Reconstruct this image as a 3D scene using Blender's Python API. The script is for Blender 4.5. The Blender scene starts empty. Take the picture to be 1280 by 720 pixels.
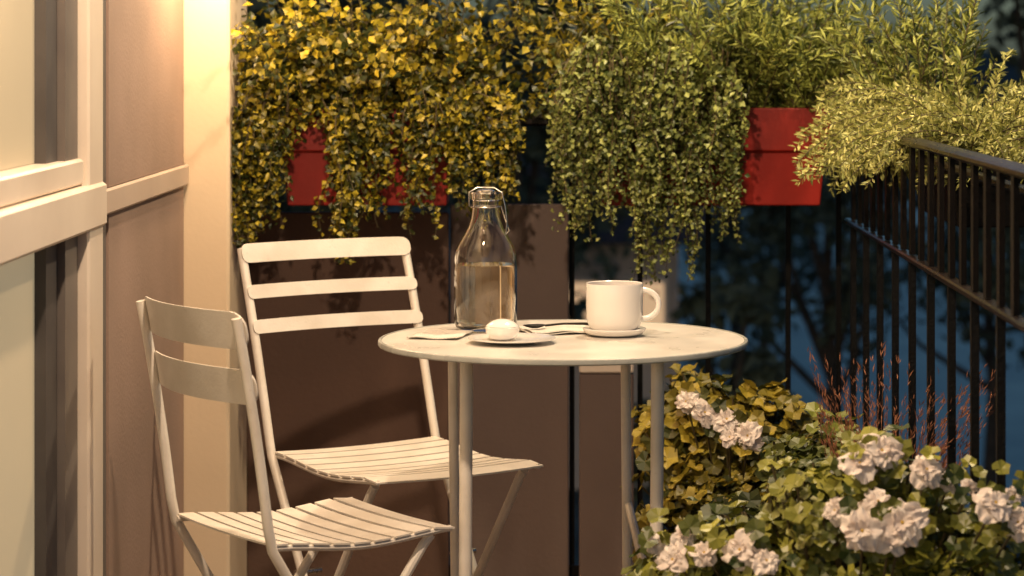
import bpy, math, random
from mathutils import Vector, Matrix
random.seed(7)
C = bpy.context.scene.collection
F = 3300.0; H = 1.18
PI = math.pi
def at(px, py, d):
    return Vector(((px-700)*d/F, d, H-(py-60)*d/F))
# ------------------------------------------------------------ materials
def mat(name, col, rough=.5, col2=None, scale=8, bump=0, bscale=60, metal=0, spec=.5, emit=None, es=0, island=0, trans=0, coat=0, stretch=(1,1,1), lo=.15, hi=.85, grime=0):
    m = bpy.data.materials.new(name); m.use_nodes = True
    n = m.node_tree.nodes; l = m.node_tree.links
    b = n['Principled BSDF']
    b.inputs['Roughness'].default_value = rough; b.inputs['Metallic'].default_value = metal
    b.inputs['Specular IOR Level'].default_value = spec
    b.inputs['Coat Weight'].default_value = coat
    col = tuple(col)+(1,)
    c2 = tuple(col2)+(1,) if col2 else tuple(c*.75 for c in col[:3])+(1,)
    tc = n.new('ShaderNodeTexCoord'); mp = n.new('ShaderNodeMapping'); mp.inputs['Scale'].default_value = stretch
    l.new(tc.outputs['Object'], mp.inputs[0])
    no = n.new('ShaderNodeTexNoise'); no.inputs['Scale'].default_value = scale; no.inputs['Detail'].default_value = 5
    l.new(mp.outputs[0], no.inputs['Vector'])
    r = n.new('ShaderNodeValToRGB'); r.color_ramp.elements[0].position = .35; r.color_ramp.elements[1].position = .68
    r.color_ramp.elements[0].color = c2; r.color_ramp.elements[1].color = col
    colout = r.outputs[0]
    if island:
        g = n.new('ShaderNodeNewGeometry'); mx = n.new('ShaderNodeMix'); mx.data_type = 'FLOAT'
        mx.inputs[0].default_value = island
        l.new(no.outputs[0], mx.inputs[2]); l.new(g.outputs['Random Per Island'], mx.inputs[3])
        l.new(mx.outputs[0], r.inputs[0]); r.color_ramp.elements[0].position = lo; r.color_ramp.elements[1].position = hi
    else:
        l.new(no.outputs[0], r.inputs[0])
        rr = n.new('ShaderNodeMapRange'); rr.inputs[3].default_value = max(0,rough-.08); rr.inputs[4].default_value = min(1,rough+.12)
        l.new(no.outputs[0], rr.inputs[0]); l.new(rr.outputs[0], b.inputs['Roughness'])
    if grime:
        n3 = n.new('ShaderNodeTexNoise'); n3.inputs['Scale'].default_value = 55; n3.inputs['Detail'].default_value = 8; n3.inputs['Roughness'].default_value=.7
        l.new(tc.outputs['Object'], n3.inputs['Vector'])
        r3 = n.new('ShaderNodeMapRange'); r3.inputs[1].default_value=.60; r3.inputs[2].default_value=.74; r3.inputs[3].default_value=0; r3.inputs[4].default_value=grime
        l.new(n3.outputs[0], r3.inputs[0])
        mc = n.new('ShaderNodeMix'); mc.data_type='RGBA'; l.new(r3.outputs[0], mc.inputs[0]); l.new(r.outputs[0], mc.inputs[6]); mc.inputs[7].default_value=(.30,.24,.17,1)
        colout = mc.outputs[2]
    l.new(colout, b.inputs['Base Color'])
    if bump:
        n2 = n.new('ShaderNodeTexNoise'); n2.inputs['Scale'].default_value = bscale; n2.inputs['Detail'].default_value = 6
        l.new(mp.outputs[0], n2.inputs['Vector'])
        bp = n.new('ShaderNodeBump'); bp.inputs['Strength'].default_value = bump; bp.inputs['Distance'].default_value = .01
        l.new(n2.outputs[0], bp.inputs['Height']); l.new(bp.outputs[0], b.inputs['Normal'])
    if emit:
        b.inputs['Emission Color'].default_value = tuple(emit)+(1,); b.inputs['Emission Strength'].default_value = es
        m.cycles.emission_sampling = 'NONE'
    if trans:
        out = n['Material Output']; t = n.new('ShaderNodeBsdfTranslucent'); ms = n.new('ShaderNodeMixShader')
        ms.inputs[0].default_value = trans; l.new(colout, t.inputs[0])
        l.new(b.outputs[0], ms.inputs[1]); l.new(t.outputs[0], ms.inputs[2]); l.new(ms.outputs[0], out.inputs[0])
    return m
def glass(name, col, ior=1.45, rough=0.0, tw=1):
    m = bpy.data.materials.new(name); m.use_nodes = True
    b = m.node_tree.nodes['Principled BSDF']
    b.inputs['Base Color'].default_value = tuple(col)+(1,); b.inputs['Transmission Weight'].default_value = tw
    b.inputs['IOR'].default_value = ior; b.inputs['Roughness'].default_value = rough
    return m
M = dict(
 cream = mat('cream_paint', (.81,.76,.69), .36, (.69,.63,.55), 14, .06, 220, spec=.5, grime=.35),
 tabletop = mat('tabletop_paint', (.70,.67,.62), .28, (.58,.55,.50), 10, .05, 200, grime=.45),
 rim = mat('table_rim', (.42,.43,.40), .25, (.30,.31,.29), 14, .05, 200, grime=.4),
 frame = mat('frame_paint', (.78,.68,.57), .4, (.70,.60,.50), 5, .02, 90, grime=.12),
 ledge = mat('ledge_paint', (.54,.43,.35), .5, (.47,.37,.30), 5, .03, 90, grime=.15),
 gasket = mat('gasket', (.085,.075,.07), .6, (.06,.052,.05), 10),
 gasket2 = mat('grey_seal', (.17,.145,.125), .5, (.13,.11,.10), 10),
 wall = mat('brown_render', (.36,.25,.20), .85, (.28,.195,.152), 3, .10, 140),
 pillar = mat('sand_render', (.72,.59,.43), .85, (.64,.51,.36), 2, .04, 120),
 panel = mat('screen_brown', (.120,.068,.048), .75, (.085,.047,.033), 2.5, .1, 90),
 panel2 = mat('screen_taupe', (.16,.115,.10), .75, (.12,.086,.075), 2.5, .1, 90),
 red = mat('red_plastic', (.33,.013,.006), .5, (.21,.008,.004), 6, .05, 120),
 soil = mat('soil', (.03,.02,.012), .95, (.015,.01,.006), 30, .8, 60),
 iron = mat('black_iron', (.006,.005,.0045), .42, (.004,.0035,.003), 12, .15, 160, spec=.2),
 bronze = mat('bronze_wood', (.016,.006,.0025), .26, (.006,.003,.002), 9, .15, 80, stretch=(1,.15,1), spec=.55),
 slat = mat('dark_slat', (.005,.003,.002), .5, (.003,.002,.0015), 9, .1, 80, spec=.15),
 terracotta = mat('pot_clay', (.33,.15,.08), .8, (.24,.11,.06), 8, .3, 90),
 deck = mat('deck_wood', (.20,.13,.08), .6, (.12,.075,.045), 6, .3, 60, stretch=(6,.4,1)),
 ceil = mat('ceiling_paint', (.5,.43,.35), .85, (.45,.39,.32), 3, .2, 90),
 china = mat('china', (.84,.81,.77), .18, (.80,.77,.73), 6, coat=.4),
 linen = mat('linen', (.74,.70,.64), .9, (.62,.58,.52), 25, .5, 300),
 steel = mat('steel', (.55,.52,.48), .25, (.42,.40,.37), 20, metal=1),
 dark = mat('dark_metal', (.03,.025,.022), .3, (.02,.017,.015), 20, metal=.6),
 leafA = mat('leaf_olive', (.58,.46,.03), .45, (.026,.036,.005), 9, island=.65, trans=.12, lo=.38, hi=1.0),  # shifted ramp stops here and below paint shaded gaps and highlights into leaves
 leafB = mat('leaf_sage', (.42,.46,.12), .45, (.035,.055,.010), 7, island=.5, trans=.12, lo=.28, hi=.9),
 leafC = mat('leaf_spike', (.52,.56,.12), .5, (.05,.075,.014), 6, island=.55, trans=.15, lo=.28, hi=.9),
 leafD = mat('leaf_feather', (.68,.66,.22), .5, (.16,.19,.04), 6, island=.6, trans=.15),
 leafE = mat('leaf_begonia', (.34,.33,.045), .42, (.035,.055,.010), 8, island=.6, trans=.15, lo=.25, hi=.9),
 leafF = mat('leaf_begonia_dark', (.42,.32,.035), .45, (.035,.045,.007), 8, island=.6, trans=.15, lo=.25, hi=.9),
 leafG = mat('leaf_green_bush', (.24,.26,.035), .45, (.025,.04,.007), 8, island=.6, trans=.15, lo=.25, hi=.9),
 stem = mat('stem', (.10,.075,.03), .7, (.06,.045,.02), 20),
 straw = mat('dry_grass', (.36,.15,.075), .8, (.17,.065,.035), 10, island=.6, trans=.15),
 petal = mat('petal_white', (.85,.79,.74), .65, (.74,.64,.58), 45, trans=.2),
 pistil = mat('pistil', (.55,.35,.05), .7, (.4,.25,.03), 30),
 tree = mat('tree_leaf', (.11,.13,.08), .7, (.03,.045,.03), 1.2, island=.5, trans=.15),
 bark = mat('bark', (.08,.055,.04), .9, (.04,.03,.02), 8, .8, 20),
 grass = mat('lawn', (.10,.115,.09), .95, (.03,.042,.034), .8),
 hill = mat('hill', (.03,.045,.04), .95, (.02,.03,.03), .02),
 hwall = mat('house_cream', (.58,.45,.36), .85, (.50,.39,.31), 2, .2, 30),
 roof = mat('roof_tile', (.10,.06,.05), .8, (.06,.04,.035), 8, .5, 20),
 lit = mat('lit_window', (.8,.6,.35), .4, None, 3, emit=(1,.62,.34), es=.55),
 bulb = mat('bulb', (1,.8,.5), .4, None, 3, emit=(1,.66,.32), es=14),
 pane = mat('window_pane', (.44,.36,.24), .5, (.36,.29,.19), 1.4, emit=(.84,.68,.42), es=.30, spec=.3),  # indoor light behind the glass is put into the pane as emission
 lake = mat('lake', (.06,.075,.075), .3, (.022,.032,.034), .5, .8, 1.2, spec=.5),
)
M['glass'] = glass('bottle_glass', (1,1,.97)); M['water'] = glass('liquid', (.90,.72,.50), 1.33, .0, .90)
# ------------------------------------------------------------ mesh helper
class MB:
    clip=None
    def __init__(s): s.v=[]; s.f=[]
    def add(s, vs, fs):
        o=len(s.v); s.v += [tuple(v) for v in vs]; s.f += [tuple(i+o for i in f) for f in fs]
    def box(s, x0,x1,y0,y1,z0,z1, b=0):
        if b<=0:
            vs=[(x,y,z) for z in (z0,z1) for y in (y0,y1) for x in (x0,x1)]
            s.add(vs,[(0,2,3,1),(4,5,7,6),(0,1,5,4),(2,6,7,3),(0,4,6,2),(1,3,7,5)]); return
        def ring(i,z):
            X0,X1,Y0,Y1=x0+i,x1-i,y0+i,y1-i; k=b
            return [(X0+k,Y0,z),(X1-k,Y0,z),(X1,Y0+k,z),(X1,Y1-k,z),(X1-k,Y1,z),(X0+k,Y1,z),(X0,Y1-k,z),(X0,Y0+k,z)]
        R=[ring(b,z0),ring(0,z0+b),ring(0,z1-b),ring(b,z1)]
        vs=sum(R,[]); fs=[tuple(range(7,-1,-1)),tuple(range(24,32))]
        for r in range(3):
            for i in range(8): fs.append((r*8+i,r*8+(i+1)%8,r*8+8+(i+1)%8,r*8+8+i))
        s.add(vs,fs)
    def tube(s, pts, r, n=10, cap=True):
        pts=[Vector(p) for p in pts]; N=len(pts); rs = r if isinstance(r,(list,tuple)) else [r]*N
        t0=(pts[1]-pts[0]).normalized(); up=Vector((0,0,1)) if abs(t0.z)<.9 else Vector((1,0,0))
        u=t0.cross(up).normalized(); vs=[]
        for i,p in enumerate(pts):
            a=pts[max(i-1,0)]; c=pts[min(i+1,N-1)]; t=(c-a).normalized()
            u=(u-t*u.dot(t)).normalized(); w=t.cross(u)
            for k in range(n):
                A=2*PI*k/n; vs.append(p+(u*math.cos(A)+w*math.sin(A))*rs[i])
        fs=[(i*n+k,i*n+(k+1)%n,(i+1)*n+(k+1)%n,(i+1)*n+k) for i in range(N-1) for k in range(n)]
        if cap: fs += [tuple(range(n-1,-1,-1)), tuple(range((N-1)*n,N*n))]
        s.add(vs,fs)
    def lathe(s, prof, c=(0,0,0), n=48):
        vs=[];fs=[]; P=len(prof)
        for k in range(n):
            a=2*PI*k/n
            for r,z in prof: vs.append((c[0]+r*math.cos(a),c[1]+r*math.sin(a),c[2]+z))
        for k in range(n):
            for i in range(P-1):
                fs.append((k*P+i,((k+1)%n)*P+i,((k+1)%n)*P+i+1,k*P+i+1))
        s.add(vs,fs)
    def leaf(s, p, d, nrm, L, Wd, fold=.25):
        if s.clip is not None and p.x<s.clip: return
        d=d.normalized(); w=d.cross(nrm)
        if w.length<1e-4: w=d.cross(Vector((1,.3,.2)))
        w.normalize(); n=w.cross(d)
        m=p+d*L*.45
        s.add([p, m+w*Wd*.5+n*L*fold*.5, p+d*L-n*L*fold*.4, m-w*Wd*.5+n*L*fold*.5, m],[(0,1,2,4),(0,4,2,3)])
    def roundleaf(s, p, d, nrm, R, lob=5):
        d=d.normalized(); w=d.cross(nrm)
        if w.length<1e-4: w=d.cross(Vector((1,.3,.2)))
        w.normalize(); n=w.cross(d); c=p+d*R*.8
        vs=[c-n*R*.18]; N=lob*2+1
        ph=random.random()*.6
        for k in range(N):
            a=-PI+.25+(2*PI-.5)*k/(N-1)
            rr=R*(1.0 if k%2 else .8)*random.uniform(.88,1.08)
            vs.append(c+d*math.cos(a)*rr+w*math.sin(a)*rr*.95+n*R*.16*math.sin(a*3+ph))
        s.add(vs,[(0,k+1,k+2) for k in range(N-1)])
    def build(s, name, m, parent=None, smooth=True, solid=0):
        me=bpy.data.meshes.new(name); me.from_pydata(s.v,[],s.f); me.update()
        me.materials.append(m)
        if smooth:
            me.polygons.foreach_set('use_smooth',[True]*len(me.polygons))
            try: me.set_sharp_from_angle(angle=math.radians(35))
            except Exception: pass
        o=bpy.data.objects.new(name,me); C.objects.link(o)
        if parent:
            o.parent=parent
            o.matrix_parent_inverse=Matrix.Identity(4)
        if solid:
            md=o.modifiers.new('thick','SOLIDIFY'); md.thickness=solid
        return o
def tag(o,label,cat,group=None,kind=None):
    o['label']=label; o['category']=cat
    if group:o['group']=group
    if kind:o['kind']=kind
    return o
def thing(name,label,cat,loc=(0,0,0),rz=0,group=None):
    o=bpy.data.objects.new(name,None); C.objects.link(o); o.location=loc; o.rotation_euler=(0,0,rz); o.empty_display_size=.05
    return tag(o,label,cat,group)
def struct(name,mb,m,label,cat,smooth=False):
    o=mb.build(name,m,None,smooth); return tag(o,label,cat,None,'structure')
def one(f,*a,**k):
    b=MB(); getattr(b,f)(*a,**k); return b
rnd=random.uniform
def rdir(): 
    while True:
        v=Vector((rnd(-1,1),rnd(-1,1),rnd(-1,1)))
        if .05<v.length<1: return v.normalized()
# ------------------------------------------------------------ setting
XL=-.745; XR=.611; YB=5.60
b=MB(); 
for i in range(12):
    x0=-.86+i*.131; b.box(x0,x0+.126,-.6,5.68,-.03,0,.004)
b.box(-.87,.72,-.6,5.69,-.25,-.034)
struct('balcony_floor',b,M['deck'],'brown boarded floor of the balcony under the chairs','floor')
b=one('box',-.98,.75,-.6,5.72,2.5,2.7); struct('balcony_ceiling',b,M['ceil'],'plain ceiling above the balcony','ceiling')
def disc(cx,cy,z,rx,ry,n=48,jit=0):
    m=MB(); vs=[]
    for k in range(n):
        a=2*PI*k/n; j=1+jit*math.sin(3*a+1)+jit*.6*math.sin(7*a)
        vs.append((cx+rx*j*math.cos(a),cy+ry*j*math.sin(a),z))
    m.add(vs,[tuple(range(n))]); return m
struct('ground',disc(0,0,-3,900,900,96),M['grass'],'dark lawn far below the balcony','ground')
struct('water',disc(9.0,46,-2.99,8.9,27,64,.05),M['lake'],'dusky blue pond behind the railing bars','water')
b=MB(); vs=[];fs=[];n=80
for k in range(n+1):
    a=PI*(.15+.7*k/n); hh=2.5+1.6*math.sin(k*.37)+1.1*math.sin(k*.91+1)
    for r,z in((240,-3.2),(262,-3+hh*1.0),(300,-3.3+hh*1.3)): vs.append((r*math.cos(a),r*math.sin(a),z))
for k in range(n):
    for i in range(2): fs.append((k*3+i,k*3+i+1,k*3+4+i,k*3+3+i))
b.add(vs,fs); struct('hills',b,M['hill'],'low dark ridge on the horizon','hills',True)
# ------------------------------------------------------------ house wall, pillar
K=1.0463
Z0,Z1,Z2=.895,.9655,1.008
t=thing('house_wall','pinkish brown rendered wall between the glazed door and the pale pillar','wall',(XL,4.6,0))
yw=lambda Y:Y-4.6
one('box',-.22,0,yw(4.165*K),yw(5.228),0,2.495).build('wall_face',M['wall'],t,False)
one('box',-.22,-.06,-5.2,yw(4.164*K),2.2,2.495).build('lintel',M['wall'],t,False)
one('box',-.001,.011,yw(4.056*K),yw(5.226),.908,.951,.004).build('ledge_rail',M['ledge'],t,False)
t=thing('pillar','pale sand coloured corner pillar behind the two chairs','pillar',(-.70,5.4,0))
one('box',-.265,.045,-.17,.13,0,2.495,.006).build('shaft',M['pillar'],t,False)
t=thing('glazed_door','white framed glazed door with frosted panes at the left edge','door',(XL,3.7,0))
y=lambda Y:Y*K-3.7
b=MB()
b.box(-.12,.012,y(3.93),y(4.05),.02,2.19,.004)
b.build('door_frame',M['frame'],t,False)
one('box',-.12,-.004,y(4.052),y(4.163),.02,2.19).build('wall_seal',M['gasket2'],t,False)
one('box',-.10,-.006,y(3.83),y(3.928),.02,2.19).build('outer_seal',M['gasket2'],t,False)
one('box',-.10,-.018,y(3.745),y(3.828),.02,2.19).build('inner_seal',M['gasket'],t,False)
b=MB(); b.box(-.09,.018,y(1.6),y(4.053),Z0,Z1,.005); b.box(-.09,.004,y(1.6),y(3.926),Z1+.002,Z2,.004)
b.build('transom',M['frame'],t,False)
one('box',-.09,.010,y(1.6),y(3.9),.0,.12,.004).build('bottom_rail',M['frame'],t,False)
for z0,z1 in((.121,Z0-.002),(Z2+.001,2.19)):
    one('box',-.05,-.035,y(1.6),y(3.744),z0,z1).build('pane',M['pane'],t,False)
one('box',-.10,-.051,y(1.6),y(3.744),.02,2.19).build('back_panel',M['wall'],t,False)
# ------------------------------------------------------------ screens below the back rail
def scr(px0,px1,pytop,d,m,label,lit_capm=None):
    a=at(px0,pytop,d); c=at(px1,pytop,d)
    t=thing('privacy_screen',label,'screen',((a.x+c.x)/2,d,0))
    w=(c.x-a.x)/2
    one('box',-w,w,-.01,.01,.03,a.z,.003).build('board',m,t,False)
    if lit_capm: one('box',-w,w,-.016,.016,a.z+.001,a.z+.022,.003).build('cap',lit_capm,t,False)
    else: one('box',-w,w,-.008,.008,.012,.029).build('foot_strip',M['iron'],t,False)
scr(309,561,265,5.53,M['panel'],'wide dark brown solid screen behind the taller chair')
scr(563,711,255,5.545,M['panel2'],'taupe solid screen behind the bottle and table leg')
scr(724,792,466,5.53,M['panel2'],'low narrow taupe screen with a cap coloured as if warmly lit behind the table leg',M['frame'])  # pale paint on the cap stands in for warm light along the top
# ------------------------------------------------------------ railings
t=thing('back_railing','black metal railing along the back carrying the red planters','railing',(0,YB,0))
one('box',-.65,XR+.03,-.018,.018,1.015,1.045,.005).build('top_rail',M['bronze'],t,False)
one('box',-.65,XR+.03,-.012,.012,.06,.085,.003).build('bottom_rail',M['iron'],t,False)
for px in (330,420,510,600,715,800,885,985,1048):
    x=(px-700)*YB/F
    one('box',x-.0055,x+.0055,-.0055,.0055,.086,1.014).build('baluster',M['iron'],t,False)
t=thing('side_railing','black railing with dark upper slats and bronze rails running down the right side','railing',(XR,3,0))
one('box',-.017,.017,-3.4,2.63,1.011,1.024,.004).build('top_rail',M['bronze'],t,False)
one('box',.034,.046,-3.4,2.63,.974,.988,.004).build('outer_rail',M['bronze'],t,False)
one('box',-.011,.011,-3.4,2.578,.810,.821,.003).build('middle_rail',M['bronze'],t,False)
one('box',-.014,.014,-3.4,2.578,.06,.085,.003).build('bottom_rail',M['iron'],t,False)
k=0; yy=5.50
while yy>2.4:
    one('box',-.004,.004,yy-3-.012,yy-3+.012,.822,1.010).build('slat',M['slat'],t,False)
    if k%2==0: one('box',-.006,.006,yy-3-.006,yy-3+.006,.086,.809).build('baluster',M['iron'],t,False)
    k+=1; yy-=.115
# ------------------------------------------------------------ planters
def planter(cx,w,d,label,m,name='railing_planter',top=1.059,rz=0,bracket=True,group=None):
    t=thing(name,label,'planter',(cx,d,.86),rz,group)
    hh=top-.86; lip=hh*.45; h=w/2
    b=MB()
    def ring(hw,hd,z): return [(-hw,-hd,z),(hw,-hd,z),(hw,hd,z),(-hw,hd,z)]
    R=[ring(h-.022,.062,0),ring(h-.012,.071,hh-lip),ring(h-.003,.080,hh-lip+.002),ring(h,.083,hh),ring(h-.010,.073,hh),ring(h-.014,.069,hh-.03)]
    vs=sum(R,[]);fs=[(3,2,1,0)]
    for r in range(5):
        for i in range(4): fs.append((r*4+i,r*4+(i+1)%4,r*4+4+(i+1)%4,r*4+4+i))
    b.add(vs,fs); o=b.build('box',m,t,False)
    bv=o.modifiers.new('b','BEVEL'); bv.width=.003; bv.segments=2
    one('box',-h+.014,h-.014,-.069,.069,hh-.05,hh-.028).build('soil',M['soil'],t,False)
    if bracket:
        for s in(-1,1):
            one('tube',[(s*h*.6,.084,.02),(s*h*.6,.088,hh-.02),(s*h*.6,.10,hh+.012),(s*h*.6,.155,hh+.012)],.004,6).build('hook',M['iron'],t)
    return t
PD=5.42
planter(at(458,0,5.34).x,.366,PD,'red box planter on the back rail nearer the pillar',M['red'],group=None)
planter(at(890,0,5.34).x,.485,PD,'red box planter on the back rail nearest the corner',M['red'])
planter(XR+.16,.56,4.96,'dark trough planter hung outside the corner of the side railing',M['iron'],top=1.0,rz=PI/2,bracket=False,name='trough_planter')
# ------------------------------------------------------------ foliage generators
def hang(mb,ms,p0,drop,out,side,L,Wd,step,spread):
    p0=Vector(p0); pts=[]; N=14
    ph=rnd(0,6); am=rnd(.004,.016)
    for i in range(N+1):
        u=i/N
        arch=min(1,u*3.2); 
        x=p0.x+side*arch+am*math.sin(ph+u*9)
        y=p0.y-out*math.sin(arch*PI/2)-.01*math.sin(ph*2+u*7)
        z=p0.z+.03*math.sin(min(1,u*3)*PI)-drop*max(0,u-.12)/.88
        pts.append(Vector((x,y,z)))
    ms.tube(pts,[.0016*(1-.6*i/N) for i in range(N+1)],4,False)
    tot=sum((pts[i+1]-pts[i]).length for i in range(N)); n=int(tot/step)
    for k in range(n):
        u=(k+rnd(0,1))/n*N; i=min(int(u),N-1); p=pts[i].lerp(pts[i+1],u-i)
        tp=1-.35*(u/N)
        d=(rdir()+Vector((0,-.35,-.35))).normalized()
        nr=(rdir()*.75+Vector((-.2,-.6,.6)))
        mb.leaf(p+rdir()*spread*rnd(.2,1),d,nr,L*rnd(.6,1.2)*tp,Wd*rnd(.7,1.2)*tp)
def shoots(mb,ms,base,n,leng,L,Wd,step,tilt,dirbias=(0,0,0),droop=.3,cone=.5):
    for k in range(n):
        p=base(); d=(Vector((rnd(-1,1)*tilt,rnd(-1,1)*tilt,1))+Vector(dirbias)).normalized()
        ln=leng*rnd(.55,1.15); N=9; pts=[p]
        for i in range(N):
            d=(d+Vector((0,0,-droop/N))+rdir()*.05).normalized(); pts.append(pts[-1]+d*ln/N)
        if mb.clip is None or min(q.x for q in pts)>mb.clip: ms.tube(pts,[.002*(1-.7*i/N) for i in range(N+1)],4,False)
        m=int(ln/step)
        for j in range(m):
            u=(j+rnd(0,1))/m*N; i=min(int(u),N-1); q=pts[i].lerp(pts[i+1],u-i); t=(pts[i+1]-pts[i]).normalized()
            s=rdir(); s=(s-t*s.dot(t)).normalized()
            mb.leaf(q,(t*(1-cone)+s*cone),rdir(),L*rnd(.6,1.15),Wd*rnd(.7,1.2),.12)
def X(px,d=5.35): return (px-700)*d/F
def finish(t,mb,ms,m):
    O=t.location
    for q,nm,mm in((mb,'foliage',m),(ms,'stems',M['stem'])):
        q.v=[(a-O.x,b_-O.y,c-O.z) for a,b_,c in q.v]; q.build(nm,mm,t,False)
t=thing('trailing_vine','olive yellow small leaved vine spilling over the left planter','plant',(X(458),PD,1.04))
mb=MB(); ms=MB(); mb.clip=-.655
def hangA(px,spr,n,ylo,yhi,out=.09):
    for i in range(n):
        x=X(max(292,random.gauss(px,spr))); x0=max(X(352),min(X(562),x)); 
        z0=1.06+rnd(-.01,.05); zb=H-(rnd(ylo,yhi)-60)*5.3/F
        hang(mb,ms,(x0,PD-rnd(0,.05),z0),z0-zb,out+rnd(-.02,.03),x-x0,.020,.0165,.0050,.015)
hangA(312,14,42,215,318,.09); hangA(345,9,14,190,300); hangA(440,16,42,200,330); hangA(476,9,11,150,240); hangA(524,10,20,180,320); hangA(602,17,34,190,300,.07); hangA(635,11,14,150,250,.07); hangA(385,12,7,135,175); hangA(565,9,14,150,250)
def bA(): return Vector((rnd(X(350),X(565)),PD+rnd(-.06,.06),1.04))
shoots(mb,ms,bA,240,.27,.021,.017,.0068,.75,(0,-.1,0),.7,.85)
for k in range(1700):
    x=X(rnd(292,700)); zt=1.30-.25*abs(rnd(-1,1))**2
    mb.leaf(Vector((x,PD+rnd(-.11,.10),rnd(1.03,zt))) ,(rdir()+Vector((0,-.4,.1))),rdir()*.7+Vector((-.2,-.6,.8)),.022*rnd(.6,1.2),.018*rnd(.7,1.2))
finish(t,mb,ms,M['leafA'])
t=thing('trailing_vine','sage green fine leaved vine cascading between the two patches of red planter','plant',(X(800),PD,1.04))
mb=MB(); ms=MB()
cent=[rnd(697,910) for i in range(28)]+[905,912,896]
for i in range(195):
    px=random.choice(cent)+rnd(-10,10); lo=300-abs(px-830)*.25+ (35 if 785<px<870 else 0); x=X(px); x0=max(X(745),min(X(910),x))
    z0=1.06+rnd(-.01,.12); zb=H-(rnd(150,lo+25)-60)*5.28/F
    hang(mb,ms,(x0,PD-rnd(0,.06),z0),z0-zb,.10+rnd(-.03,.05),x-x0,.016,.013,.0048,.012)
def bB(): return Vector((rnd(X(745),X(900)),PD+rnd(-.06,.04),1.04))
shoots(mb,ms,bB,150,.18,.016,.013,.005,.8,(0,-.3,0),.9,.85)
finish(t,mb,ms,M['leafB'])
t=thing('spiky_shrub','light green narrow leaved shrub standing above the right red planter','plant',(X(960),PD,1.04))
mb=MB(); ms=MB()
def bC(): return Vector((rnd(X(800),X(1035)),PD+rnd(-.05,.06),1.03))
shoots(mb,ms,bC,180,.33,.032,.0070,.0042,.85,(.16,-.1,0),.45,.55)
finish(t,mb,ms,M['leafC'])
t=thing('leafy_shrub','dim yellow green shrub rising between the two red planters','plant',(X(755),PD+.02,1.04))
mb=MB(); ms=MB()
def bC2(): return Vector((rnd(X(735),X(800)),PD+rnd(-.02,.06),1.03))
shoots(mb,ms,bC2,46,.30,.03,.009,.005,.6,(-.1,.1,0),.4,.6)
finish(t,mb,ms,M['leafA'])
t=thing('feathery_shrub','pale feathery shrub arching over the corner of the dark railing','plant',(XR+.16,4.96,.97))
mb=MB(); ms=MB()
def bD(): return Vector((XR+.16+rnd(-.05,.05),4.96+rnd(-.27,.27),.97))
shoots(mb,ms,bD,270,.235,.018,.0055,.0026,.9,(-.05,-.2,.0),1.6,.6)
shoots(mb,ms,bD,135,.30,.018,.0055,.0026,.5,(-1.0,-.1,.6),1.9,.6)
finish(t,mb,ms,M['leafD'])
t=thing('leafy_shrub','lime green sprigs standing behind the feathery shrub at the railing corner','plant',(XR+.19,5.22,.97))
mb=MB(); ms=MB()
def bE(): return Vector((XR+.12+rnd(-.06,.05),5.14+rnd(-.08,.08),.97))
shoots(mb,ms,bE,50,.34,.028,.0070,.0045,.50,(-.25,0,.1),.5,.55)
finish(t,mb,ms,M['leafC'])
# ------------------------------------------------------------ flower bushes in pots
def pot(cx,cy,r,h,label,group=None):
    t=thing('flower_pot',label,'pot',(cx,cy,0))
    one('lathe',[(0,.004),(r*.68,.004),(r*.70,.01),(r*.93,h*.8),(r*.93,h*.82),(r,h*.82),(r,h),(r*.9,h),(r*.86,h*.85),(0,h*.85)],(0,0,0),40).build('pot_body',M['terracotta'],t)
    one('lathe',[(0,h*.87),(r*.85,h*.87)],(0,0,0),24).build('soil',M['soil'],t)
def flower(parent,p,nrm,R):
    nrm=nrm.normalized(); u=nrm.cross(Vector((.3,1,.2))).normalized(); w=nrm.cross(u)
    b=MB()
    for ring,(cnt,rr,op) in enumerate(((5,1.2,.10),(4,.92,.42),(3,.55,.85))):
        for k in range(cnt):
            a=2*PI*k/cnt+ring*.6+rnd(-.25,.25); dd=u*math.cos(a)+w*math.sin(a); sd=nrm.cross(dd)
            L=R*rr*rnd(.8,1.15); W2=L*rnd(.45,.60); o2=op+rnd(-.3,.35); f1=rnd(4,7); f2=rnd(0,6)
            vs=[];G=6;Jn=8
            for i in range(G+1):
                q=i/G; wd=W2*math.sin(PI*(.06+.70*q))**.75
                for j in range(Jn+1):
                    s=(j-Jn/2)/(Jn/2)
                    edge=1-.20*s*s+.07*math.sin(f1*s+f2)
                    out=L*q*edge*math.cos(o2*.75*(1-.35*q)); up=L*q*math.sin(o2*.75)+(s*s)*wd*.26-(L*.28*q*q*q if ring<2 else .02*L*q)
                    up+=R*.12*math.sin(f1*s*1.3+f2)*q*q
                    vs.append(p+dd*out+sd*s*wd+nrm*(up+ring*R*.05+(k%2)*R*.02))
            J=Jn+1
            b.add(vs,[(i*J+j,i*J+j+1,i*J+J+j+1,i*J+J+j) for i in range(G) for j in range(Jn)])
    O=parent.location; b.v=[(x-O.x,y_-O.y,z-O.z) for x,y_,z in b.v]
    o=b.build('flower',M['petal'],parent); 
    o.data.polygons.foreach_set('use_smooth',[True]*len(o.data.polygons))
    c=MB(); c.lathe([(0,R*.24),(R*.08,R*.20),(R*.11,R*.1),(R*.10,0)],(0,0,0),8)
    c.v=[tuple(p+u*a+w*b_+nrm*z-O) for a,b_,z in c.v]; c.build('flower_centre',M['pistil'],o)
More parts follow.
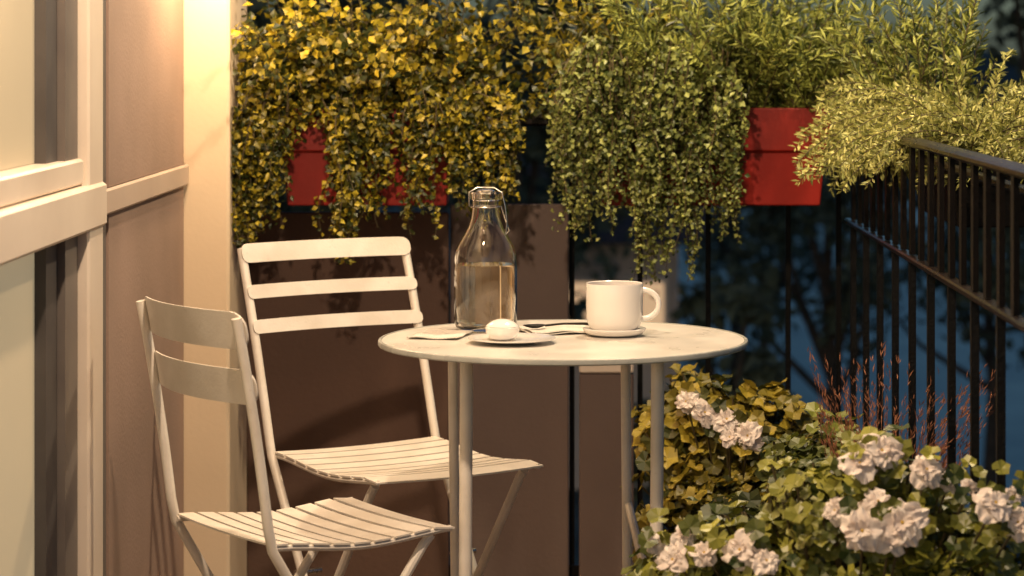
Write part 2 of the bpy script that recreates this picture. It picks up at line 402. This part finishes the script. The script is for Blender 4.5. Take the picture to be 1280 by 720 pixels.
def bush(name,label,loc,lobes,nl,R,m,flowers=(),fr=.03,cat='plant'):
    t=thing(name,label,cat,loc); mb=MB(); ms=MB(); base=Vector(loc)
    vol=[a[3]*a[4]*a[5] for a in lobes]
    for k in range(nl):
        L=random.choices(lobes,vol)[0]; v=rdir()
        if v.z<-.35: v.z=-v.z
        if v.y>.3 and random.random()<.5: v.y=-v.y
        rr=rnd(.72,1.08)+.13*math.sin(v.x*7+v.z*5+L[0]*20)
        p=Vector((L[0]+v.x*L[3]*rr,L[1]+v.y*L[4]*rr,L[2]+v.z*L[5]*rr))
        n=(v+Vector((0,-.1,.6))+rdir()*.65).normalized(); d=rdir(); d=(d-n*d.dot(n)*.8+Vector((0,0,-.15))).normalized()
        mb.roundleaf(p,d,n,R*rnd(.5,1.25))
        if k%3==0:
            q=base.lerp(p,.55); ms.tube([base+Vector((rnd(-.03,.03),rnd(-.03,.03),0)),q+Vector((0,0,-.02)),p],.0018,4,False)
    fl=[]
    for (px,py,d,s) in flowers:
        fl.append((at(px,py,d),s))
    for p,s in fl:
        ms.tube([base,base.lerp(p,.6)+Vector((0,0,-.02)),p],.002,4,False)
        for j in range(5):
            q=p+Vector((rnd(-1,1)*fr*1.3,rnd(-.004,.03),rnd(-1,1)*fr*1.1)); n=(Vector((0,-1,.6))+rdir()*.5).normalized()
            d=rdir(); d=(d-n*d.dot(n)).normalized(); mb.roundleaf(q,d,n,R*rnd(.6,1.0))
    finish(t,mb,ms,m)
    for p,s in fl: flower(t,p,Vector((rnd(-.7,.6),-1.0,rnd(.3,1.2))),fr*s)
    return t
pot(.42,3.78,.14,.24,'clay flower pot holding the nearest white flowering bush')
FL=[(1074,580,3.63,.85),(1102,564,3.66,.95),(1158,588,3.63,.85),(1186,602,3.65,.6),(1078,664,3.54,1.05),(1128,654,3.55,1.1),(1098,628,3.60,.8),(1112,676,3.55,.7),(1244,630,3.56,.95),(1274,654,3.56,.85),(1268,620,3.60,.55),
 (926,688,3.64,.9),(958,702,3.62,.75),(880,692,3.68,.75),(842,700,3.68,.8),(854,670,3.72,.65),(1044,638,3.60,.6),(820,682,3.74,.55),(1212,608,3.62,.4)]
bush('flowering_bush','nearest leafy bush with large white ruffled flowers in the lower right corner',(.42,3.78,.2),
  [(.43,3.76,.44,.17,.16,.17),(.575,3.70,.40,.10,.14,.15),(.27,3.8,.37,.15,.15,.15),(.18,3.85,.33,.09,.12,.13),(.39,3.70,.28,.25,.16,.16),(.55,3.62,.3,.12,.12,.16)],
  2700,.019,M['leafE'],FL,.0265)
pot(.33,5.08,.14,.24,'clay flower pot at the back under the hanging vine')
bush('flowering_bush','back bush with small pale flowers between the table and the railing',(.33,5.08,.2),
  [(.27,5.1,.39,.12,.14,.155),(.40,5.1,.35,.13,.13,.16),(.33,4.98,.25,.18,.12,.15)],1700,.022,M['leafF'],
  [(880,516,4.90,1.0),(908,525,4.90,.95),(935,545,4.88,1.0),(858,502,4.92,.8),(912,547,4.88,.7)],.025)
pot(.45,4.42,.125,.24,'clay flower pot midway along the side railing')
bush('leafy_bush','flowerless green bush between the two flowering bushes',(.45,4.42,.2),
  [(.46,4.42,.38,.13,.14,.17),(.36,4.4,.28,.13,.12,.15),(.52,4.36,.33,.08,.12,.13)],1300,.02,M['leafG'])
t=thing('ornamental_grass','russet dry grass tuft against the side railing','plant',(.505,4.20,0))
one('lathe',[(0,.004),(.045,.004),(.055,.16),(.06,.16),(.06,.2),(.052,.2),(.05,.17),(0,.17)],(0,0,0),32).build('pot_body',M['terracotta'],t)
b=MB(); 
for k in range(150):
    a=rnd(-PI,PI); ln=rnd(.33,.48); p=Vector((rnd(-.025,.025),rnd(-.025,.025),.17)); d=Vector((math.cos(a)*.09,math.sin(a)*.10,1)).normalized(); w=rnd(.0008,.0015); vs=[]
    for i in range(9):
        vs+= [p+Vector((-w*(1-i/8.5),0,0)),p+Vector((w*(1-i/8.5),.0,0))]; d=(d+Vector((math.cos(a)*.03+.018,math.sin(a)*.03,-.03))).normalized(); p=p+d*ln/8
        if i>4:
            for q in range(5):
                b.leaf(p-d*rnd(0,ln/8),(d+rdir()*.45),rdir(),rnd(.009,.018),.0022,.1)
    b.add(vs,[(i*2,i*2+1,i*2+3,i*2+2) for i in range(8)])
b.build('blades',M['straw'],t,False)
# ------------------------------------------------------------ chairs
def chair(label,cx,cy,head,slats,sc=1.0,HT=.83,w=.355,dp=.33,lean=.21,bowd=.024):
    rz=math.atan2(head[1],head[0])-PI/2
    t=thing('folding_chair',label,'chair',(cx,cy,0),rz); t.scale=(sc,sc,sc)
    h=w/2; hb=dp/2; zs=.45
    def up(z):
        if z>=zs: return -hb-.002-(z-zs)*lean-((z-zs)**2)*.12
        return -hb-.002+(zs-z)*.60
    for s in(-1,1):
        pts=[(s*(h+.008),up(z),z) for z in [HT-.010-(HT-.018)*i/22 for i in range(23)]]
        o=one('tube',pts,.0082,12).build('back_upright',M['cream'],t)
        one('tube',[(s*(h+.008),up(.013)-.004,.013),(s*(h+.008),up(.0)+.004,0)],.011,10).build('foot_cap',M['dark'],o)
        xi=s*(h-.014)
        pts=[(xi,hb-.03,zs-.014),(xi,hb-.045,zs-.03),(xi,hb-.2,.2),(xi,hb-.36,.008)]
        o=one('tube',pts,.0080,10).build('leg',M['cream'],t)
        one('tube',[(s*(h+.022),up(.255),.255),(s*(h-.03),up(.255),.255)],.0055,10).build('pivot',M['steel'],t)
    one('tube',[(-h+.014,hb-.33,.046),(h-.014,hb-.33,.046)],.006,8).build('stretcher',M['cream'],t)
    one('tube',[(-h-.008,up(.1),.1),(h+.008,up(.1),.1)],.006,8).build('stretcher',M['cream'],t)
    for (z0,z1) in slats:
        b=MB(); vs=[];N=28; R_=(z1-z0)*.5
        for i in range(N+1):
            ss=-1+2*i/N; s=math.sin(ss*PI/2); x=s*(h+.014); bow=-bowd*(1-s*s)
            zc=(z0+z1)/2; dist=(h+.014)*(1-abs(s)); rad=R_*.9
            e=1 if dist>=rad else 1-.8*(1-math.sqrt(max(0,1-(1-dist/rad)**2)))
            for zz in(zc-R_*e,zc+R_*e):
                yb=up(zz)+bow+.0095
                vs+=[(x,yb,zz),(x,yb+.003,zz)]
        fs=[]
        for i in range(N):
            a=i*4;c=a+4; fs+=[(a,c,c+2,a+2),(a+1,a+3,c+3,c+1),(a,a+1,c+1,c),(a+2,c+2,c+3,a+3)]
        fs+=[(0,2,3,1),(N*4,N*4+1,N*4+3,N*4+2)]
        b.add(vs,fs); o=b.build('backrest_slat',M['cream'],t)
    def sz(f): q=(f+hb)/dp; return zs+.008*math.cos(q*PI*1.9)*(.8)-.003
    b=MB()
    for s in(-1,1):
        pts=[(s*(h-.002),-hb+dp*i/14,sz(-hb+dp*i/14)-.008) for i in range(15)]; b.tube(pts,.005,8)
    b.build('seat_rail',M['cream'],t)
    b=MB(); ns=9; sw=dp/ns
    for k in range(ns):
        f0=-hb+k*sw+.003; f1=f0+sw-.0075
        if k==ns-1: f1+=.009
        N=10; vs=[]
        for i in range(N+1):
            s=-1+2*i/N; x=s*(h+.004); dz=-.004*(1-s*s)
            z0,z1=sz(f0)+dz,sz(f1)+dz
            if k==ns-1: z1-=.006
            vs+=[(x,f0,z0),(x,f1,z1),(x,f1,z1-.003),(x,f0,z0-.003)]
        fs=[]
        for i in range(N):
            a=i*4;c=a+4
            fs+=[(a,c,c+1,a+1),(a+1,c+1,c+2,a+2),(a+2,c+2,c+3,a+3),(a+3,c+3,c,a)]
        fs+=[(0,1,2,3),(N*4+3,N*4+2,N*4+1,N*4)]
        b.add(vs,fs)
    b.build('seat',M['cream'],t)
    return t
chair('taller cream folding chair with three back slats behind the round table',-.274,4.70,(.56,-.83),[(.786,.820),(.722,.746),(.660,.684)],lean=.28,HT=.821,w=.33,dp=.365)
chair('nearer cream folding chair with two broad back slats beside the glazed door',-.390,4.16,(.83,.56),[(.756,.815),(.670,.725)],.968,HT=.816,w=.325,lean=.12,bowd=.034)
# ------------------------------------------------------------ table
TX,TY,TZ=.005,4.285,.709
t=thing('bistro_table','round cream metal bistro table holding the bottle and mug','table',(TX,TY,0))
one('lathe',[(0,TZ-.0008),(.2935,TZ-.0008),(.2935,TZ-.005),(0,TZ-.005)],(0,0,0),96).build('tabletop',M['tabletop'],t)
one('lathe',[(.294,TZ-.0004),(.2965,TZ+.0002),(.299,TZ-.0008),(.300,TZ-.003),(.300,TZ-.0075),(.2985,TZ-.0095),(.294,TZ-.0095),(.294,TZ-.0004)],(0,0,0),128).build('rim',M['rim'],t)
def lx(px,d): return (px-700)*d/F-TX
for i,(px,d,pxb,db) in enumerate(((583,4.16,580,4.10),(566,4.42,572,4.46),(822,4.16,818,4.10),(782,4.42,786,4.46))):
    x0=lx(px,d);x1=lx(pxb,db)
    pts=[(x0,d-TY,TZ-.008),(x0,d-TY,TZ-.06),(x1,db-TY,.006)]
    one('tube',pts,.0105 if i in(0,2) else .0085,14).build('leg',M['cream'],t)
for yy in(4.16,4.42):
    xa=lx(583 if yy<4.3 else 566,yy); xb=lx(822 if yy<4.3 else 782,yy)
    one('tube',[(xa,yy-TY,TZ-.018),(xb,yy-TY,TZ-.018)],.006,10).build('apron_bar',M['cream'],t)
one('tube',[(lx(822,4.16),4.12-TY,.32),(lx(800,4.3),4.28-TY,.36),(lx(784,4.44),4.45-TY,.42)],.007,10).build('brace',M['cream'],t)
one('tube',[(lx(583,4.16),4.12-TY,.16),(lx(818,4.16),4.12-TY,.16)],.007,10).build('stretcher',M['cream'],t)
# ------------------------------------------------------------ bottle
p=at(607,412,4.41); 
t=thing('swing_top_bottle','clear glass swing top bottle half full on the table','bottle',(p.x,4.41,TZ))
outer=[(0,.002),(.044,.001),(.050,.006),(.0525,.014),(.0525,.108),(.0515,.123),(.047,.140),(.038,.156),(.0295,.171),(.0245,.186),(.0225,.202),(.0220,.216),(.0262,.218),(.0270,.228),(.025,.231)]
inner=[(.0195,.231),(.0188,.210),(.021,.190),(.0265,.172),(.0355,.156),(.0445,.140),(.049,.123),(.050,.108),(.050,.016),(.046,.010),(0,.009)]
one('lathe',outer+inner,(0,0,0),56).build('glass_body',M['glass'],t)
one('lathe',[(0,.0105),(.045,.0115),(.0490,.018),(.0490,.106),(.0480,.110),(0,.110)],(0,0,0),48).build('liquid',M['water'],t)
one('lathe',[(0,.236),(.008,.2358),(.013,.2345),(.0165,.2320),(.0165,.228),(.0155,.220),(0,.220)],(0,0,0),32).build('stopper',M['glass'],t)
w=MB(); w.tube([(.0,-.0,.238),(.014,-.004,.238),(.0275,-.01,.230),(.0330,-.012,.207),(.036,-.013,.182),(.034,-.014,.160)],.0013,8)
w.tube([(-.0,.0,.238),(-.014,-.002,.238),(-.0275,-.004,.230),(-.0270,-.004,.207)],.0013,8)
w.tube([(.0245*math.cos(a),.0245*math.sin(a),.206) for a in [i*PI/12 for i in range(25)]],.0013,8,False)
w.tube([(.0265,-.004,.207),(.033,-.010,.185),(.040,-.012,.167),(.034,-.014,.160)],.0013,8)
w.build('wire_bail',M['steel'],t)
# ------------------------------------------------------------ mug and saucer
p=at(768,420,4.33)
t=thing('saucer','thick cream saucer under the mug','saucer',(p.x,4.33,TZ))
one('lathe',[(0,.001),(.038,.001),(.047,.004),(.0515,.009),(.052,.0115),(.0495,.0125),(.036,.009),(0,.0085)],(0,0,0),56).build('saucer_body',M['china'],t)
t=thing('mug','white cylindrical mug with a round handle on the right','mug',(p.x,4.33,TZ+.0092))
one('lathe',[(0,.001),(.036,.001),(.041,.005),(.0445,.013),(.0465,.03),(.047,.074),(.0462,.0765),(.0447,.0755),(.0435,.03),(.040,.010),(0,.007)],(0,0,0),64).build('body',M['china'],t)
pts=[]
for i in range(19):
    a=PI*.56-PI*1.12*i/18; pts.append((.046+.0265*max(-.12,math.cos(a))*1.0,-.004,.042+.0235*math.sin(a)))
one('tube',pts,.0048,12).build('handle',M['china'],t)
one('lathe',[(0,.060),(.0438,.060)],(0,0,0),40).build('drink',mat('coffee',(.05,.02,.008),.1),t)
# ------------------------------------------------------------ plate, pot, napkins, spoon
t=thing('side_plate','white plate under the little round lidded pot','plate',(at(640,0,4.22).x,4.22,TZ))
one('lathe',[(0,.001),(.035,.001),(.05,.004),(.070,.007),(.0705,.0085),(.068,.0085),(.048,.006),(.034,.004),(0,.004)],(0,0,0),56).build('plate_body',M['china'],t)
t=thing('sugar_pot','small rounded white lidded pot standing in front of the bottle','pot',(at(628,0,4.22).x,4.22,TZ+.004))
one('lathe',[(0,.001),(.015,.001),(.022,.005),(.0265,.013),(.0275,.021),(.0262,.022),(0,.021)],(0,0,0),40).build('body',M['china'],t)
one('lathe',[(0,.034),(.008,.0335),(.017,.0305),(.0245,.0255),(.0268,.0225),(0,.0222)],(0,0,0),40).build('lid',M['china'],t)
def cloth(w,d,z,seed):
    m=MB();N=16;vs=[]
    for i in range(N+1):
        for j in range(N+1):
            x=-w/2+w*i/N;y_=-d/2+d*j/N; vs.append((x,y_,z+.0012*math.sin(x*90+seed)+.001*math.sin(y_*110+seed*2)+.0012))
    m.add(vs,[(i*(N+1)+j,(i+1)*(N+1)+j,(i+1)*(N+1)+j+1,i*(N+1)+j+1) for i in range(N) for j in range(N)]); return m
t=thing('napkin','folded pale linen napkin in the middle of the table','napkin',(at(695,0,4.38).x,4.39,TZ),.35)
cloth(.12,.11,.0015,1).build('lower_fold',M['linen'],t,True,.0015); cloth(.115,.105,.0055,2).build('upper_fold',M['linen'],t,True,.0015)
t=thing('napkin','flat white napkin left of the bottle near the chair','napkin',(at(552,0,4.33).x,4.33,TZ),-.2)
cloth(.085,.13,.0012,4).build('cloth',M['linen'],t,True,.0015)
t=thing('spoon','dark spoon lying on the napkin by the mug','spoon',(at(690,0,4.36).x,4.37,TZ+.009),.3)
m_=MB(); m_.tube([(-.012,0,.003),(.02,0,.005),(.055,0,.004),(.075,0,.002)],[.002,.0018,.0022,.003],8); m_.build('handle',M['dark'],t)
m_=MB(); vs=[]
N=12
for i in range(5):
    for k in range(N):
        a=2*PI*k/N; q=i/4; vs.append((-.03+.02*q*math.cos(a),.013*q*math.sin(a),.004-.005*(1-q*q)))
m_.add(vs,[(i*N+k,i*N+(k+1)%N,(i+1)*N+(k+1)%N,(i+1)*N+k) for i in range(4) for k in range(N)])
m_.build('bowl',M['dark'],t,True,.001)
# ------------------------------------------------------------ trees beyond
def tree(x,y_,top,r,label,n=3400):
    t=thing('garden_tree',label,'tree',(x,y_,-3)); hgt=top+3
    m_=MB(); pts=[(0,0,0),(.05,.02,hgt*.25),(-.03,0,hgt*.5),(.02,0,hgt*.85)]; m_.tube(pts,[.08,.06,.045,.02],8)
    cl=[]
    for k in range(22):
        v=rdir(); rr=rnd(.35,1)
        c=Vector((v.x*r*rr,v.y*r*rr,hgt*.62+v.z*hgt*.40*rr)); cl.append((c,rnd(.22,.40)*r))
    for c,_ in cl[:10]: m_.tube([(0,0,max(.4,c.z*.55)),tuple(c*.6+Vector((0,0,c.z*.15))),tuple(c)],[.04,.025,.012],5)
    m_.build('trunk',M['bark'],t)
    m_=MB()
    for k in range(n):
        c,cr=random.choice(cl); v=rdir(); p=c+v*cr*rnd(.5,1.05)
        m_.leaf(p,rdir()+Vector((0,0,-.2)),v+Vector((0,0,.5)),rnd(.09,.17),rnd(.06,.11))
    m_.build('crown',M['tree'],t,False)
for a in ((-1.7,12.5,2.4,1.5,'dark garden tree behind the left planter',3400),(-.3,17,2.8,.9,'dark garden tree behind the bottle',2400),
          (.85,15,.0,.5,'low dark garden tree behind the back flowering bush',1300),(2.15,21,1.4,.85,'dark garden tree behind the corner of the railings',1400),
          (-1.2,24,4,2.6,'taller dark garden tree far behind the left vine',3400),(3.9,24,1.2,1.2,'dark garden tree at the far right beyond the side railing',2000),
          (1.9,29,3.4,1.5,'dark garden tree across the lawn behind the middle vine',1900),(6.4,75,2.2,4.5,'distant dark tree on the far bank of the pond',3000),
          (3.35,18.5,4.6,1.1,'tall dark tree rising behind the feathery shrub at the upper right',2400),(2.6,34,.0,1.5,'low dark tree at the edge of the pond behind the railing',1400)):
    tree(*a)
t=thing('garden_house','small cream garden house with lit windows beyond the trees','house',(.40,25,-3))
one('box',-.50,.72,0,3,0,2.35).build('wall',M['hwall'],t,False)
b=MB(); b.add([(-.8,-.3,2.35),(1.0,-.3,2.35),(1.0,3.3,2.35),(-.8,3.3,2.35),(-.8,1.5,3.0),(1.0,1.5,3.0)],[(0,1,5,4),(2,3,4,5),(0,4,3),(1,2,5),(3,2,1,0)]); b.build('roof',M['roof'],t,False)
for x in(-.22,.4):
    o=one('box',x-.22,x+.22,-.04,-.002,1.2,2.0).build('window',M['frame'],t,False); one('box',x-.18,x+.18,-.05,-.041,1.24,1.96).build('pane',M['lit'],o,False)
# ------------------------------------------------------------ lamps
def lamp(name,label,loc,power,col,r=.05,wall=False):
    t=thing(name,label,'lamp',loc)
    one('lathe',[(.012,.09),(.03,.085),(.085,.02),(.088,.0),(.084,.0),(.08,.018),(.03,.075),(.012,.08)],(0,0,0),32).build('lamp_shade',M['iron'],t)
    one('lathe',[(0,.07),(.012,.065),(.016,.05),(.027,.025),(.022,.008),(0,.0)],(0,0,0),20).build('bulb',M['bulb'],t)
    if wall: one('tube',[(0,0,.09),(0,.02,.13),(-.04,.10,.13),(-.04,.16,.12)],.007,8).build('arm',M['iron'],t)
    else: one('tube',[(0,0,.09),(0,0,2.5-loc[2])],.004,8).build('cord',M['iron'],t)
    L=bpy.data.lights.new('lamp_light','POINT'); L.energy=power; L.color=col; L.shadow_soft_size=r
    o=bpy.data.objects.new('lamp_light',L); C.objects.link(o); o.location=(loc[0],loc[1],loc[2]-.06)
lamp('wall_lamp','black shaded wall lamp on the pale pillar above the chairs',(-.63,5.04,1.50),14,(1,.67,.37),.03,True)
lamp('pendant_lamp','black shaded pendant lamp hanging over the near end of the balcony',(-.30,3.2,2.2),122,(1,.745,.51),.035)
lamp('pendant_lamp','black shaded pendant lamp hanging above the round table',(.32,4.75,2.2),84,(1,.78,.51),.035)
# ------------------------------------------------------------ sky, sun
w=bpy.data.worlds.new('World'); bpy.context.scene.world=w; w.use_nodes=True
n=w.node_tree.nodes; l=w.node_tree.links
s=n.new('ShaderNodeTexSky'); s.sky_type='NISHITA'; s.sun_disc=False; s.sun_elevation=math.radians(8); s.sun_rotation=math.radians(200); s.ozone_density=4
mx=n.new('ShaderNodeMix'); mx.data_type='RGBA'; mx.blend_type='MULTIPLY'; mx.inputs[0].default_value=1; mx.inputs[7].default_value=(.80,.84,.86,1)
l.new(s.outputs[0],mx.inputs[6]); l.new(mx.outputs[2],n['Background'].inputs[0]); n['Background'].inputs[1].default_value=.085
L=bpy.data.lights.new('sun','SUN'); L.energy=.08; L.angle=math.radians(.5); L.color=(1,.8,.6)
o=bpy.data.objects.new('sun',L); C.objects.link(o); o.rotation_euler=(math.radians(82),0,math.radians(-20))
# ------------------------------------------------------------ camera
cd=bpy.data.cameras.new('camera'); co=bpy.data.objects.new('camera',cd); C.objects.link(co)
co.location=(0,0,H); co.rotation_euler=(PI/2,0,0); cd.sensor_width=36; cd.lens=F/1280*36
cd.shift_x=-60/1280; cd.shift_y=-300/1280; cd.clip_end=2000; cd.clip_start=.05
cd.dof.use_dof=True; cd.dof.focus_distance=4.4; cd.dof.aperture_fstop=5.6
bpy.context.scene.camera=co
vs=bpy.context.scene.view_settings; vs.view_transform='Standard'; vs.look='None'; vs.exposure=0
